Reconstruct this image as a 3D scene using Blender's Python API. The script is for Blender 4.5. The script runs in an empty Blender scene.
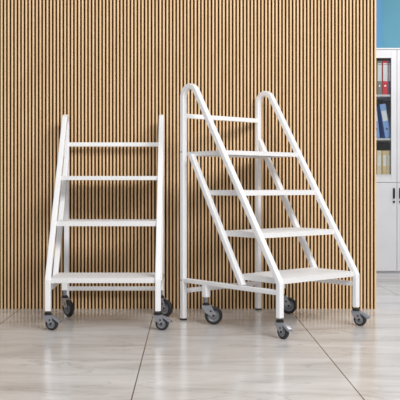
import bpy, bmesh, math, random
from mathutils import Vector, Matrix

scene = bpy.context.scene
COL = scene.collection
random.seed(4)

# ---------------------------------------------------------------- camera
cam_data = bpy.data.cameras.new('camera')
cam = bpy.data.objects.new('camera', cam_data)
COL.objects.link(cam)
cam.location = (0.0, 0.0, 0.85)
cam.rotation_euler = (math.radians(90), 0, 0)
cam_data.sensor_width = 36.0
cam_data.lens = 850.0 / 400.0 * 36.0
cam_data.shift_x = (200 - 186.94) / 400.0
cam_data.shift_y = -(200 - 184.2) / 400.0
cam_data.clip_end = 100
scene.camera = cam

# ---------------------------------------------------------------- world, lights, exposure
world = bpy.data.worlds.new('world')
scene.world = world
world.use_nodes = True
bg = world.node_tree.nodes['Background']
bg.inputs['Color'].default_value = (0.93, 0.96, 1.0, 1)
bg.inputs['Strength'].default_value = 0.48

def area(name, loc, target, size, power, color=(1, 1, 1)):
    d = bpy.data.lights.new(name, 'AREA')
    d.shape = 'RECTANGLE'
    d.size, d.size_y = size
    d.energy = power
    d.color = color
    o = bpy.data.objects.new(name, d)
    COL.objects.link(o)
    o.location = loc
    o.rotation_euler = (Vector(target) - Vector(loc)).to_track_quat('-Z', 'Y').to_euler()
    return o

area('key_softbox', (2.4, 0.9, 4.2), (0.4, 5.7, 1.5), (3.0, 2.0), 280, (1.0, 0.985, 0.965))
area('fill_softbox', (-2.6, 1.0, 2.6), (-0.2, 5.4, 0.7), (2.6, 2.2), 10, (0.96, 0.98, 1.0))
area('alcove_light', (2.6, 6.7, 2.95), (2.6, 6.75, 0.0), (1.6, 0.7), 26, (1.0, 1.0, 1.0))

scene.view_settings.view_transform = 'Standard'
scene.view_settings.look = 'None'
scene.view_settings.gamma = 1.0
scene.view_settings.use_curve_mapping = False
scene.view_settings.exposure = 0.0

# ---------------------------------------------------------------- materials
def srgb(r, g, b):
    f = lambda c: (c / 255 / 12.92) if c / 255 <= 0.04045 else ((c / 255 + 0.055) / 1.055) ** 2.4
    return (f(r), f(g), f(b), 1.0)

def mat(name, rgb, rough=0.5, metal=0.0, coat=0.0, spec=0.5):
    m = bpy.data.materials.new(name)
    m.use_nodes = True
    b = m.node_tree.nodes['Principled BSDF']
    b.inputs['Base Color'].default_value = srgb(*rgb)
    b.inputs['Roughness'].default_value = rough
    b.inputs['Metallic'].default_value = metal
    b.inputs['Coat Weight'].default_value = coat
    b.inputs['Specular IOR Level'].default_value = spec
    return m

def add_noise(m, c1, c2, scale, stretch=(1, 1, 1), detail=4.0, bump=0.0, lo=0.35, hi=0.65):
    nt = m.node_tree
    b = nt.nodes['Principled BSDF']
    tc = nt.nodes.new('ShaderNodeTexCoord')
    mp = nt.nodes.new('ShaderNodeMapping')
    mp.inputs['Scale'].default_value = stretch
    no = nt.nodes.new('ShaderNodeTexNoise')
    no.inputs['Scale'].default_value = scale
    no.inputs['Detail'].default_value = detail
    rp = nt.nodes.new('ShaderNodeValToRGB')
    rp.color_ramp.elements[0].position = lo
    rp.color_ramp.elements[1].position = hi
    rp.color_ramp.elements[0].color = srgb(*c1)
    rp.color_ramp.elements[1].color = srgb(*c2)
    nt.links.new(tc.outputs['Object'], mp.inputs['Vector'])
    nt.links.new(mp.outputs['Vector'], no.inputs['Vector'])
    nt.links.new(no.outputs['Fac'], rp.inputs['Fac'])
    nt.links.new(rp.outputs['Color'], b.inputs['Base Color'])
    if bump:
        bp = nt.nodes.new('ShaderNodeBump')
        bp.inputs['Strength'].default_value = bump
        bp.inputs['Distance'].default_value = 0.001
        nt.links.new(no.outputs['Fac'], bp.inputs['Height'])
        nt.links.new(bp.outputs['Normal'], b.inputs['Normal'])
    return m

M = {}
M['white_tube'] = add_noise(mat('white_powder_coat', (240, 240, 242), 0.38, coat=0.15),
                            (240, 240, 242), (244, 244, 245), 8)
M['step'] = add_noise(mat('step_plate', (232, 231, 231), 0.5), (228, 226, 226), (237, 236, 236), 160,
                      detail=1.0, bump=0.1)
M['slat'] = add_noise(mat('pale_wood_slat', (238, 202, 156), 0.6, spec=0.25), (231, 193, 145), (244, 210, 166), 6,
                      stretch=(14, 14, 0.7), bump=0.1)
M['groove'] = add_noise(mat('shaded_wood_groove', (80, 46, 16), 0.8, spec=0.15), (72, 41, 13), (88, 52, 20), 6,
                        stretch=(14, 14, 0.7))  # brown wood, darkened so the shade between slats is in its colour
M['teal'] = add_noise(mat('teal_paint', (90, 152, 174), 0.7), (88, 150, 172), (93, 155, 177), 3)
M['blue_trim'] = mat('blue_paint', (76, 144, 188), 0.6)
M['wall'] = add_noise(mat('white_paint', (226, 226, 226), 0.8), (222, 222, 222), (230, 230, 230), 3)
M['cabinet'] = add_noise(mat('cabinet_white_steel', (216, 216, 219), 0.42), (214, 214, 217), (218, 218, 221), 5)
M['cabinet_in'] = add_noise(mat('cabinet_shaded_inside', (96, 92, 92), 0.7), (90, 86, 87), (102, 98, 98), 5)  # grey carries the painted-in shade inside the white cabinet
M['tire'] = add_noise(mat('black_rubber', (38, 38, 41), 0.5), (34, 34, 37), (43, 43, 46), 60)
M['hub'] = mat('grey_hub', (128, 130, 134), 0.4, 0.2)
M['chrome'] = mat('zinc_steel', (165, 166, 173), 0.3, 0.75)
M['dark_metal'] = mat('dark_metal', (52, 50, 50), 0.4, 0.5)
M['cap'] = mat('black_plastic', (28, 28, 30), 0.45)
M['label'] = mat('label_paper', (248, 249, 252), 0.7)
M['b_grey'] = mat('grey_binder', (138, 138, 134), 0.55)
M['b_red'] = mat('red_binder', (232, 24, 46), 0.5)
M['b_navy'] = mat('slate_blue_binder', (84, 110, 160), 0.5)
M['b_blue'] = mat('sky_blue_binder', (138, 176, 236), 0.45)
M['b_cream'] = add_noise(mat('cream_board', (248, 232, 198), 0.6), (244, 226, 190), (252, 238, 208), 12)
M['b_tan'] = mat('tan_board', (236, 208, 160), 0.6)
M['ring'] = mat('bright_ring', (220, 220, 215), 0.3, 0.6)

def glass_mat():
    m = bpy.data.materials.new('clear_glass')
    m.use_nodes = True
    nt = m.node_tree
    nt.nodes.clear()
    out = nt.nodes.new('ShaderNodeOutputMaterial')
    mix = nt.nodes.new('ShaderNodeMixShader')
    tr = nt.nodes.new('ShaderNodeBsdfTransparent')
    tr.inputs['Color'].default_value = (0.97, 0.985, 0.98, 1)
    gl = nt.nodes.new('ShaderNodeBsdfGlossy')
    gl.inputs['Roughness'].default_value = 0.03
    fr = nt.nodes.new('ShaderNodeFresnel')
    fr.inputs['IOR'].default_value = 1.45
    nt.links.new(fr.outputs[0], mix.inputs[0])
    nt.links.new(tr.outputs[0], mix.inputs[1])
    nt.links.new(gl.outputs[0], mix.inputs[2])
    nt.links.new(mix.outputs[0], out.inputs['Surface'])
    return m
M['glass'] = glass_mat()

def floor_mat():
    m = mat('grey_marble_tile', (198, 192, 187), 0.2)
    nt = m.node_tree
    L = nt.links
    b = nt.nodes['Principled BSDF']
    tc = nt.nodes.new('ShaderNodeTexCoord')
    sep = nt.nodes.new('ShaderNodeSeparateXYZ')
    L.new(tc.outputs['Object'], sep.inputs[0])

    def math_node(op, a=None, v1=None, v2=None, c=None):
        n = nt.nodes.new('ShaderNodeMath')
        n.operation = op
        if a is not None: L.new(a, n.inputs[0])
        if v1 is not None: n.inputs[1].default_value = v1
        if c is not None: L.new(c, n.inputs[1])
        if v2 is not None: n.inputs[2].default_value = v2
        return n.outputs[0]

    def joint(axis, first, period, half):
        a = math_node('SUBTRACT', axis, first - period / 2)
        a = math_node('PINGPONG', a, period / 2)          # distance to the cell edge, peak on the joint
        return math_node('GREATER_THAN', a, period / 2 - half)
    jx = joint(sep.outputs[0], -1.137, 0.918, 0.0028)
    jy = joint(sep.outputs[1], 4.955, 1.84, 0.0035)
    # marble clouding: streaks that run along the wall, thin veins
    mp = nt.nodes.new('ShaderNodeMapping')
    mp.inputs['Scale'].default_value = (0.55, 1.9, 1)
    mp.inputs['Rotation'].default_value = (0, 0, 0.12)
    L.new(tc.outputs['Object'], mp.inputs[0])
    n1 = nt.nodes.new('ShaderNodeTexNoise')
    n1.inputs['Scale'].default_value = 2.2
    n1.inputs['Detail'].default_value = 7
    n1.inputs['Roughness'].default_value = 0.6
    n1.inputs['Distortion'].default_value = 0.8
    L.new(mp.outputs[0], n1.inputs['Vector'])
    r1 = nt.nodes.new('ShaderNodeValToRGB')
    e = r1.color_ramp.elements
    e[0].position = 0.3; e[0].color = srgb(187, 182, 178)
    e[1].position = 0.72; e[1].color = srgb(224, 221, 220)
    mid = e.new(0.5); mid.color = srgb(208, 204, 201)
    L.new(n1.outputs['Fac'], r1.inputs[0])
    n2 = nt.nodes.new('ShaderNodeTexNoise')
    n2.inputs['Scale'].default_value = 1.3
    n2.inputs['Detail'].default_value = 5
    n2.inputs['Distortion'].default_value = 1.6
    L.new(mp.outputs[0], n2.inputs['Vector'])
    v = math_node('SUBTRACT', n2.outputs['Fac'], 0.5)
    v = math_node('ABSOLUTE', v)
    v = math_node('LESS_THAN', v, 0.006)
    v = math_node('MULTIPLY', v, 0.28)
    mv = nt.nodes.new('ShaderNodeMixRGB')
    mv.inputs[2].default_value = srgb(150, 142, 136)
    L.new(v, mv.inputs[0]); L.new(r1.outputs[0], mv.inputs[1])
    mj = nt.nodes.new('ShaderNodeMixRGB')
    mj.inputs[2].default_value = srgb(70, 54, 44)
    jx2 = math_node('MULTIPLY', jx, 0.9)
    L.new(jx2, mj.inputs[0]); L.new(mv.outputs[0], mj.inputs[1])
    mk = nt.nodes.new('ShaderNodeMixRGB')
    mk.inputs[2].default_value = srgb(150, 142, 138)
    jy2 = math_node('MULTIPLY', jy, 0.35)
    L.new(jy2, mk.inputs[0]); L.new(mj.outputs[0], mk.inputs[1])
    L.new(mk.outputs[0], b.inputs['Base Color'])
    rr = nt.nodes.new('ShaderNodeMapRange')
    rr.inputs['To Min'].default_value = 0.12
    rr.inputs['To Max'].default_value = 0.22
    L.new(n1.outputs['Fac'], rr.inputs[0])
    L.new(rr.outputs[0], b.inputs['Roughness'])
    return m
M['floor'] = floor_mat()

# ---------------------------------------------------------------- helpers
def obj(name, bm, m, parent=None, loc=None, smooth=False, bevel=0.0, seg=2):
    me = bpy.data.meshes.new(name)
    bmesh.ops.recalc_face_normals(bm, faces=bm.faces[:])
    bm.to_mesh(me)
    bm.free()
    for x in (m if isinstance(m, (list, tuple)) else [m]):
        me.materials.append(x)
    if smooth:
        for p in me.polygons:
            p.use_smooth = True
        me.set_sharp_from_angle(angle=math.radians(50))
    o = bpy.data.objects.new(name, me)
    COL.objects.link(o)
    if parent: o.parent = parent
    if loc is not None: o.location = loc
    if bevel:
        md = o.modifiers.new('bevel', 'BEVEL')
        md.width = bevel
        md.segments = seg
        md.limit_method = 'ANGLE'
        md.angle_limit = math.radians(40)
        if smooth is False:
            for p in me.polygons:
                p.use_smooth = True
            md.harden_normals = True
    return o

def tag(o, label, cat, group=None):
    o['label'] = label
    o['category'] = cat
    if group: o['group'] = group
    return o

def thing(name, label, cat, loc=(0, 0, 0), rz=0, group=None):
    o = bpy.data.objects.new(name, None)
    o.empty_display_size = 0.1
    COL.objects.link(o)
    o.location = loc
    o.rotation_euler = (0, 0, rz)
    return tag(o, label, cat, group)

def struct(name, bm, m, **k):
    o = obj(name, bm, m, **k)
    o['kind'] = 'structure'
    return o

def box(bm, x0, x1, y0, y1, z0, z1, mi=0):
    vs = [bm.verts.new(p) for p in ((x0, y0, z0), (x1, y0, z0), (x1, y1, z0), (x0, y1, z0),
                                    (x0, y0, z1), (x1, y0, z1), (x1, y1, z1), (x0, y1, z1))]
    for q in ((0, 3, 2, 1), (4, 5, 6, 7), (0, 1, 5, 4), (1, 2, 6, 5), (2, 3, 7, 6), (3, 0, 4, 7)):
        bm.faces.new([vs[i] for i in q]).material_index = mi
    return vs

def one_box(*a):
    bm = bmesh.new(); box(bm, *a); return bm

def rrect(w, h, r, n=3):
    pts = []
    for cx, cy, a0 in ((w/2-r, h/2-r, 0), (-w/2+r, h/2-r, 90), (-w/2+r, -h/2+r, 180), (w/2-r, -h/2+r, 270)):
        for k in range(n + 1):
            a = math.radians(a0 + 90 * k / n)
            pts.append((cx + r * math.cos(a), cy + r * math.sin(a)))
    return pts

def sweep(bm, path, prof, side):
    """rounded profile along a planar path; side = unit vector across the plane"""
    side = Vector(side)
    path = [Vector(p) for p in path]
    rings = []
    for i, p in enumerate(path):
        a = (p - path[i-1]).normalized() if i > 0 else None
        b = (path[i+1] - p).normalized() if i < len(path) - 1 else None
        t = (a + b).normalized() if a and b else (a or b)
        k = 1.0 / max(0.3, t.dot(a or b))
        nrm = side.cross(t).normalized()
        rings.append([bm.verts.new(p + side * q[0] + nrm * q[1] * k) for q in prof])
    n = len(prof)
    for r0, r1 in zip(rings, rings[1:]):
        for j in range(n):
            bm.faces.new((r0[j], r0[(j+1) % n], r1[(j+1) % n], r1[j]))
    bm.faces.new(rings[0]); bm.faces.new(rings[-1])

def cyl(bm, c, axis, r, h, n=20, mi=0, r2=None):
    """cylinder centred at c along axis"""
    z = Vector(axis).normalized()
    rot = z.to_track_quat('Z', 'Y').to_matrix().to_4x4()
    g = bmesh.ops.create_cone(bm, cap_ends=True, segments=n, radius1=r, radius2=r if r2 is None else r2,
                              depth=h, matrix=Matrix.Translation(Vector(c)) @ rot)
    for v in g['verts']:
        for f in v.link_faces:
            f.material_index = mi

def lathe_y(bm, c, prof, n=32):
    """revolve (y, r, material) rings round the y axis through c"""
    rings = []
    for (y, r, _) in prof:
        rings.append([bm.verts.new((c[0] + r*math.cos(2*math.pi*k/n), c[1] + y, c[2] + r*math.sin(2*math.pi*k/n)))
                      for k in range(n)])
    for i in range(len(rings) - 1):
        for k in range(n):
            f = bm.faces.new((rings[i][k], rings[i][(k+1) % n], rings[i+1][(k+1) % n], rings[i+1][k]))
            f.material_index = prof[i][2]
            f.smooth = True
    for r, mi in ((rings[0], prof[0][2]), (rings[-1], prof[-1][2])):
        bm.faces.new(r).material_index = mi

def prism_xz(bm, pts, y0, y1, mi=0):
    a = [bm.verts.new((x, y0, z)) for x, z in pts]
    b = [bm.verts.new((x, y1, z)) for x, z in pts]
    n = len(pts)
    bm.faces.new(a).material_index = mi
    bm.faces.new(b[::-1]).material_index = mi
    for i in range(n):
        bm.faces.new((a[i], a[(i+1) % n], b[(i+1) % n], b[i])).material_index = mi

# ---------------------------------------------------------------- the room
WY = 5.79          # front of the slat panelling
SX1 = 1.291        # its right end
bm = bmesh.new()
v = [bm.verts.new(p) for p in ((-3.2, -1.0, 0), (4.2, -1.0, 0), (4.2, 8.2, 0), (-3.2, 8.2, 0))]
bm.faces.new(v)
w = [bm.verts.new((p.co.x, p.co.y, -0.05)) for p in v]
bm.faces.new(w[::-1])
for i in range(4):
    bm.faces.new((v[i], w[i], w[(i+1) % 4], v[(i+1) % 4]))
struct('floor', bm, M['floor'])

# slatted partition: a grooved sheet with rounded ridges, one mesh
bm = bmesh.new()
X0, PER = -3.2, 0.02404
nslat = int((SX1 - X0) / PER)
start = SX1 - nslat * PER
box(bm, start - 0.02, SX1, WY + 0.017, WY + 0.13, 0, 3.0, 1)
for i in range(nslat):
    a = start + i * PER + PER * 0.46
    b_ = start + (i + 1) * PER
    wd = b_ - a
    prof = [(a, WY + 0.017), (a, WY + 0.0045), (a + wd*0.12, WY + 0.0015), (a + wd*0.32, WY),
            (b_ - wd*0.32, WY), (b_ - wd*0.12, WY + 0.0015), (b_, WY + 0.0045), (b_, WY + 0.017)]
    lo = [bm.verts.new((x, y, 0.0)) for x, y in prof]
    hi = [bm.verts.new((x, y, 3.0)) for x, y in prof]
    for k in range(len(prof) - 1):
        f = bm.faces.new((lo[k], lo[k+1], hi[k+1], hi[k]))
        f.material_index = 0 if 1 <= k <= 5 else 1  # ridge flanks share the shade-darkened groove colour
    bm.faces.new(lo); bm.faces.new(hi)
struct('wall_back', bm, [M['slat'], M['groove']])

# the room beyond the partition
struct('wall_far', one_box(0.2, 4.2, 8.2, 8.3, 0, 3.0), M['teal'])
xs = lambda px, Y: (px - 186.94) * Y / 850.0
zs_ = lambda py, Y: 0.85 - (py - 184.2) * Y / 850.0
struct('trim_1', one_box(xs(360, 8.18), xs(382.0, 8.18), 8.17, 8.2, 0, 3.0), M['blue_trim'], bevel=0.003)

# ---------------------------------------------------------------- casters
def caster(name, parent, loc, yaw, r, width, H, trail, brake=True, spring=False, stem_to=None):
    c = bpy.data.objects.new(name, None)
    c.empty_display_size = 0.04
    COL.objects.link(c)
    c.parent = parent
    c.location = loc
    c.rotation_euler = (0, 0, yaw)
    hw = width / 2
    # wheel
    bm = bmesh.new()
    lathe_y(bm, (trail, 0, r), [(-hw*0.8, r*0.14, 1), (-hw*0.8, r*0.30, 1), (-hw*0.55, r*0.34, 1), (-hw*0.55, r*0.62, 1),
                                (-hw*0.92, r*0.66, 0), (-hw, r*0.86, 0), (-hw*0.6, r*0.985, 0), (0, r, 0),
                                (hw*0.6, r*0.985, 0), (hw, r*0.86, 0), (hw*0.92, r*0.66, 0),
                                (hw*0.55, r*0.62, 1), (hw*0.55, r*0.34, 1), (hw*0.8, r*0.30, 1), (hw*0.8, r*0.14, 1)])
    obj('wheel', bm, [M['tire'], M['hub']], c)
    # fork: two cheeks, bridge and axle
    top = 2*r + 0.006
    bm = bmesh.new()
    pts = [(-0.026, top), (trail*0.2+0.024, top), (trail*0.7 + 0.018, r*1.55), (trail + 0.011, r*1.05), (trail + 0.010, r*0.86),
           (trail, r*0.76), (trail - 0.010, r*0.86), (trail*0.2 - 0.014, r*1.35), (-0.024, top - 0.012)]
    for s in (-1, 1):
        y0 = s*(hw + 0.0015)
        prism_xz(bm, pts, min(y0, y0 + s*0.0025), max(y0, y0 + s*0.0025))
    box(bm, -0.026, trail*0.2 + 0.024, -hw - 0.004, hw + 0.004, top - 0.001, top + 0.003)
    cyl(bm, (trail, 0, r), (0, 1, 0), 0.0075, width + 0.014, 12, 1)
    cyl(bm, (trail*0.55 + 0.004, 0, r*1.52), (0, 1, 0), 0.006, width + 0.0098, 12, 1)
    obj('fork', bm, [M['chrome'], M['dark_metal']], c, bevel=0.001)
    # swivel race and stem
    bm = bmesh.new()
    cyl(bm, (0, 0, top + 0.008), (0, 0, 1), 0.022, 0.011, 24)
    cyl(bm, (0, 0, top + 0.016), (0, 0, 1), 0.017, 0.006, 24)
    obj('swivel_bearing', bm, M['dark_metal'], c, bevel=0.0015)
    bm = bmesh.new()
    z0 = top + 0.018
    cyl(bm, (0, 0, (z0 + H) / 2), (0, 0, 1), 0.0075, H - z0 + 0.01, 14)
    if spring:
        k = 0
        z = z0 + 0.004
        while z < H - 0.002:
            cyl(bm, (0, 0, z), (0, 0, 1), 0.0125, 0.0035, 18)
            z += 0.0065
    obj('stem', bm, M['chrome'], c)
    if brake:
        bm = bmesh.new()
        p = [(trail*0.4 + 0.002, top + 0.006), (trail + 0.034, r*1.85), (trail + 0.056, r*1.5),
             (trail + 0.058, r*1.18), (trail + 0.047, r*1.18), (trail + 0.028, r*1.5), (trail*0.4 + 0.002, top - 0.0)]
        prism_xz(bm, p, -hw*1.15, hw*1.15)
        obj('brake_pedal', bm, M['chrome'], c, bevel=0.0015)
    return c

# ---------------------------------------------------------------- ladders
def ladder(label, name, loc, rz, W, L, zk, vt, zt, ztop, zs, zsb, slope_bar, steps, zbar, zrc,
           step_top_back, post_z0, casters, near_bar_trim=None):
    root = thing(name, label, 'rolling ladder', loc, rz, None)
    T = 0.034
    prof = rrect(T, T, 0.006, 2)
    X = (1, 0, 0)
    slope = (L - vt) / (zt - zk)
    rail_v = lambda z: vt + (zt - z) * slope
    bar_v = lambda z: max(0.0, (zs - z) * slope_bar)
    # curved top: from the vertical post round to the inclined rail
    d = Vector((slope, -1)).normalized()                       # (v, z) direction down the rail
    # arc tangent to v=0 line and to the rail: circle radius R
    ang = math.acos(max(-1, min(1, -d.y)))                     # angle between rail and vertical
    for si, u in enumerate((0.0, W)):
        vp = zt + vt / slope                                   # z where the rail line meets v = 0
        half = ang / 2
        R = (vp - ztop) / (1 / math.sin(half) - 1)
        cz = vp - R / math.sin(half)
        cv = R
        path = [(u, 0, post_z0), (u, 0, 0.3), (u, 0, cz)]
        a0, a1 = math.pi, ang                                  # sweep over the top, ends square to the rail
        N = 26
        # end normal of the rail is (cos(ang), sin(ang)) in (v, z)
        for k in range(1, N + 1):
            a = a0 + (a1 - a0) * k / N
            path.append((u, -(cv + R*math.cos(a)), cz + R*math.sin(a)))
        # rail down to the kink with a small bend
        v1, z1 = rail_v(zk + 0.006), zk + 0.006
        path.append((u, -v1, z1))
        for k in range(1, 4):
            t = k / 4
            pv = (1-t)**2 * v1 + 2*t*(1-t)*L + t*t*L
            pz = (1-t)**2 * z1 + 2*t*(1-t)*zk + t*t*(zk - 0.009)
            path.append((u, -pv, pz))
        path.append((u, -L, zk - 0.009))
        path.append((u, -L, 0.113))
        bm = bmesh.new()
        sweep(bm, path, prof, X)
        obj('side_rail', bm, M['white_tube'], root, smooth=False)
        # inclined stringer behind the steps
        zt_bar = zs
        if near_bar_trim and si == 0: zt_bar = near_bar_trim
        bm = bmesh.new()
        vb = bar_v(zsb)
        sweep(bm, [(u, -bar_v(zt_bar) - 0.012, zt_bar), (u, -vb, zsb + 0.012)], rrect(T*0.98, T*0.98, 0.006, 2), X)
        obj('stringer', bm, M['white_tube'], root)
        # low side bar
        bm = bmesh.new()
        sweep(bm, [(u, -T/2 + 0.001, zsb), (u, -L + T/2 - 0.001, zsb)], rrect(T*0.86, 0.028, 0.005), X)
        obj('side_bar', bm, M['white_tube'], root)
        # bolts where the platform meets the post
        for z in (steps[0], zsb):
            bm = bmesh.new()
            cyl(bm, (u + (-1 if si == 0 else 1)*T/2, 0, z), X, 0.006, 0.005, 10)
            obj('bolt', bm, M['chrome'], root)
        if post_z0 < 0.03:
            bm = bmesh.new()
            box(bm, u - T/2 + 0.001, u + T/2 - 0.001, -T/2 + 0.001, T/2 - 0.001, 0, post_z0 + 0.002)
            obj('foot_cap', bm, M['cap'], root, bevel=0.002)
    # crossbars between the rear posts
    for nm, z in (('top_bar', zbar), ('lower_crossbar', zrc)):
        bm = bmesh.new()
        sweep(bm, [(T/2 - 0.001, 0, z), (W - T/2 + 0.001, 0, z)], rrect(0.026, 0.029, 0.005), (0, 1, 0))
        obj(nm, bm, M['white_tube'], root)
    # steps: folded trays with a turned-down lip
    for i, z in enumerate(steps):
        vb = 0.018 if (i == 0 and step_top_back) else bar_v(z) + 0.002
        vf = rail_v(z) + 0.008
        x0, x1 = T/2 - 0.001, W - T/2 + 0.001
        h, t = (0.026 if i == 0 else 0.031), 0.003
        bm = bmesh.new()
        box(bm, x0, x1, -vf, -vb, z - t, z)
        box(bm, x0, x1, -vf, -vf + t, z - h, z - t)
        box(bm, x0, x1, -vb - t, -vb, z - h, z - t)
        box(bm, x0, x0 + t, -vf + t, -vb - t, z - h, z - t)
        box(bm, x1 - t, x1, -vf + t, -vb - t, z - h, z - t)
        obj('step', bm, M['step'], root, bevel=0.001)
    # wheels
    for (u, vv, kind, yaw) in casters:
        if kind == 'front':
            caster('caster', root, (u, -vv, 0), yaw, 0.040, 0.024, 0.113, 0.026, True, False)
        else:
            caster('caster', root, (u, -vv, 0), yaw, 0.054, 0.028, 0.172, 0.046, False, True)
            bm = bmesh.new()
            box(bm, u - 0.019, u + 0.019, -vv - 0.019, -vv + 0.019, 0.165, zsb - 0.013)
            obj('caster_socket', bm, M['white_tube'], root, bevel=0.004)
    return root

TH = 0.6997
big = ladder('white steel rolling ladder turned to the side, taller one with four steps, at right',
       'rolling_ladder', (-0.0221, 5.3249, 0), TH, W=0.660, L=0.830, zk=0.306, vt=0.143, zt=1.4026,
       ztop=1.458, zs=1.1443, zsb=0.250, slope_bar=0.598, steps=(1.052, 0.814, 0.573, 0.326),
       zbar=1.278, zrc=0.183, step_top_back=True, post_z0=0.012,
       casters=((0.0, 0.83, 'front', -0.9 - TH), (0.66, 0.83, 'front', -0.6 - TH),
                (0.0, 0.215, 'rear', -0.1 - TH), (0.66, 0.215, 'rear', -0.1 - TH)), near_bar_trim=1.03)
small = ladder('white steel rolling ladder facing the front, shorter one with three steps, at left',
       'rolling_ladder', (-0.810, 5.725, 0), 0.0, W=0.641, L=0.770, zk=0.292, vt=0.125, zt=1.235,
       ztop=1.298, zs=1.013, zsb=0.240, slope_bar=0.66, steps=(0.902, 0.625, 0.304),
       zbar=1.117, zrc=0.148, step_top_back=True, post_z0=0.012,
       casters=((0.0, 0.77, 'front', -0.35), (0.641, 0.77, 'front', -0.3),
                (0.022, 0.235, 'rear', -0.9), (0.641-0.0, 0.235, 'rear', -0.75)))

# ---------------------------------------------------------------- filing cabinet
CY = 7.77
cx0, cx1 = 1.47, 2.37
cz0, cz1 = 0.055, zs_(49.5, CY)
cab = thing('filing_cabinet', 'tall white steel office cabinet with glazed upper doors beside the slatted wall',
            'cabinet', ((cx0 + cx1)/2, CY + 0.2, 0))
def rel(o):   # shapes are laid out in room metres, the root stands at the cabinet's base
    o.matrix_parent_inverse = Matrix.Translation(-Vector(cab.location))
    return o
mid = zs_(182.5, CY)
bm = bmesh.new()
t = 0.018
yb = CY + 0.40
box(bm, cx0, cx0 + t, CY + 0.02, yb, cz0, cz1)
box(bm, cx1 - t, cx1, CY + 0.02, yb, cz0, cz1)
box(bm, cx0 + t, cx1 - t, CY + 0.02, yb, cz1 - t, cz1)
box(bm, cx0 + t, cx1 - t, CY + 0.02, yb, mid - t/2, mid + t/2)
box(bm, cx0 + t, cx1 - t, CY + 0.02, yb, cz0, cz0 + t)
box(bm, cx0 - 0.004, cx1 + 0.004, CY - 0.006, yb, cz1, cz1 + 0.014)
rel(obj('body', bm, M['cabinet'], cab, bevel=0.002))
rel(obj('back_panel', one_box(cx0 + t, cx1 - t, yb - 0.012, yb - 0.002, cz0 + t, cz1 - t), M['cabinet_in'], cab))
rel(obj('plinth', one_box(cx0 + 0.01, cx1 - 0.01, CY + 0.045, yb, 0, cz0), M['cabinet'], cab))
sh1, sh2 = zs_(94.6, CY + 0.03), zs_(138.2, CY + 0.03)
for z in (sh1, sh2):
    rel(obj('shelf', one_box(cx0 + t, cx1 - t, CY + 0.021, yb - 0.013, z - 0.02, z), M['cabinet'], cab, bevel=0.002))
xm = xs(397, CY)
xm = (cx0 + cx1) / 2
for s in (-1, 1):
    a, b_ = (cx0 + 0.001, xm - 0.0015) if s < 0 else (xm + 0.0015, cx1 - 0.001)
    # upper glazed door
    z0, z1 = mid + 0.002, cz1 - 0.002
    gx0, gx1, gz0, gz1 = a + 0.052, b_ - 0.052, zs_(174.6, CY), zs_(58.0, CY)
    bm = bmesh.new()
    box(bm, a, gx0, CY, CY + 0.018, z0, z1)
    box(bm, gx1, b_, CY, CY + 0.018, z0, z1)
    box(bm, gx0, gx1, CY, CY + 0.018, z0, gz0)
    box(bm, gx0, gx1, CY, CY + 0.018, gz1, z1)
    d = rel(obj('glazed_door', bm, M['cabinet'], cab, bevel=0.0015))
    g = obj('glass_pane', one_box(gx0 - 0.004, gx1 + 0.004, CY + 0.011, CY + 0.014, gz0 - 0.004, gz1 + 0.004), M['glass'], d)
    # raised line round the frame
    bm = bmesh.new()
    e = 0.010
    for (p0, p1, q0, q1) in ((gx0 - e, gx0, gz0 - e, gz1 + e), (gx1, gx1 + e, gz0 - e, gz1 + e),
                             (gx0, gx1, gz0 - e, gz0), (gx0, gx1, gz1, gz1 + e)):
        box(bm, p0, p1, CY - 0.004, CY + 0.001, q0, q1)
    obj('glazing_bead', bm, M['cabinet'], d, bevel=0.0012)
    # lower solid door
    z0, z1 = cz0 + 0.002, mid - 0.002
    d = rel(obj('lower_door', one_box(a, b_, CY, CY + 0.018, z0, z1), M['cabinet'], cab, bevel=0.002))
    hx = (b_ - 0.027) if s < 0 else (a + 0.027)
    bm = bmesh.new()
    hz0, hz1 = zs_(198.6, CY), zs_(188.0, CY)
    box(bm, hx - 0.009, hx + 0.009, CY - 0.004, CY + 0.001, hz0, hz1)
    box(bm, hx - 0.006, hx + 0.006, CY - 0.026, CY - 0.018, hz0 + 0.006, hz1 - 0.006)
    for z in (hz0 + 0.012, hz1 - 0.012):
        box(bm, hx - 0.005, hx + 0.005, CY - 0.019, CY - 0.003, z - 0.006, z + 0.006)
    obj('handle', bm, M['dark_metal'], d, bevel=0.0015)
    bm = bmesh.new()
    cyl(bm, (hx, CY - 0.004, zs_(201.8, CY)), (0, 1, 0), 0.010, 0.010, 18)
    obj('lock', bm, M['dark_metal'], d)

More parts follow.
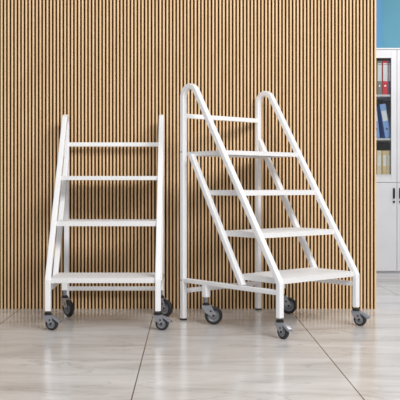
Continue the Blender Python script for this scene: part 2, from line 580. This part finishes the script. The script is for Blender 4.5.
# ---------------------------------------------------------------- files in the cabinet
def binder(name, label, x, z, wd, h, m, lean=0.0, style='tall', lab=True, group=None, depth=0.27):
    root = thing(name, label, 'binder', (x, CY + 0.055, z), 0, group)
    root.rotation_euler = (0, lean, 0)
    root.location.z += wd/2*math.sin(abs(lean)) + 0.001
    bm = bmesh.new()
    tt = 0.003
    box(bm, -wd/2, -wd/2 + tt, 0, depth, 0, h)
    box(bm, wd/2 - tt, wd/2, 0, depth, 0, h)
    box(bm, -wd/2 + tt, wd/2 - tt, 0, tt, 0, h)
    obj('cover', bm, m, root, bevel=0.0012)
    obj('papers', one_box(-wd/2 + tt + 0.001, wd/2 - tt - 0.001, tt + 0.002, depth - 0.01, 0.004, h - 0.012), M['label'], root)
    if lab:
        l0, l1 = (0.40, 0.875) if style == 'tall' else (0.5, 0.8)
        bm = one_box(-wd*0.39, wd*0.39, -0.0012, 0.0004, h*l0, h*l1)
        obj('spine_label', bm, M['label'], root)
        bm = bmesh.new()
        cyl(bm, (0, -0.001, h*0.26), (0, 1, 0), wd*0.15, 0.004, 18)
        obj('finger_ring', bm, M['ring'] if style == 'tall' else M['cap'], root)
    if style == 'tall':
        bm = one_box(-wd*0.36, wd*0.36, -0.0014, 0.0004, h*0.89, h*0.925)
        obj('title_strip', bm, M['label'], root)
    return root

px = 0.00918
Yb = CY + 0.055
X = lambda p: xs(p, Yb)
gtop = 'binders on the top shelf of the cabinet'
binder('binder', 'grey binder with white spine label, left of the red binder on the top shelf', X(379.6), sh1, 0.047, 0.315, M['b_grey'])
binder('binder', 'red binder with white spine label on the top shelf of the cabinet', X(385.3), sh1, 0.052, 0.315, M['b_red'])
binder('binder', 'slate blue binder right of the red binder on the top shelf', X(390.6), sh1, 0.046, 0.315, M['b_navy'])
binder('binder', 'light blue binder half hidden by the slatted wall edge, middle shelf', X(377.2) , sh2, 0.050, 0.315, M['b_blue'], lean=-0.10, style='low')
binder('binder', 'light blue binder leaning to the left on the middle shelf', X(388.3), sh2, 0.055, 0.315, M['b_blue'], lean=-0.17, style='low')
base = mid + 0.0102
for i, (p, m, lb) in enumerate(((379.3, 'b_cream', 'cream file box beside the slatted wall edge, lowest glazed shelf'),
                                (384.6, 'b_tan', 'tan file box between two cream ones, lowest glazed shelf'),
                                (389.4, 'b_cream', 'cream file box right of the tan one, lowest glazed shelf'))):
    r = thing('file_box', lb, 'file box', (X(p), Yb, base), 0)
    wd, h = 0.042, zs_(150.5, Yb) - base
    bm = bmesh.new()
    tt = 0.003
    box(bm, -wd/2, wd/2, 0, 0.26, 0, tt)
    box(bm, -wd/2, wd/2, 0, tt, tt, h)
    box(bm, -wd/2, wd/2, 0.26 - tt, 0.26, tt, h)
    box(bm, -wd/2, -wd/2 + tt, tt, 0.26 - tt, tt, h)
    box(bm, wd/2 - tt, wd/2, tt, 0.26 - tt, tt, h)
    obj('box', bm, M[m], r, bevel=0.001)
    obj('spine_label', one_box(-wd*0.3, wd*0.3, -0.0012, 0.0004, h*0.5, h*0.85), M['label'], r)
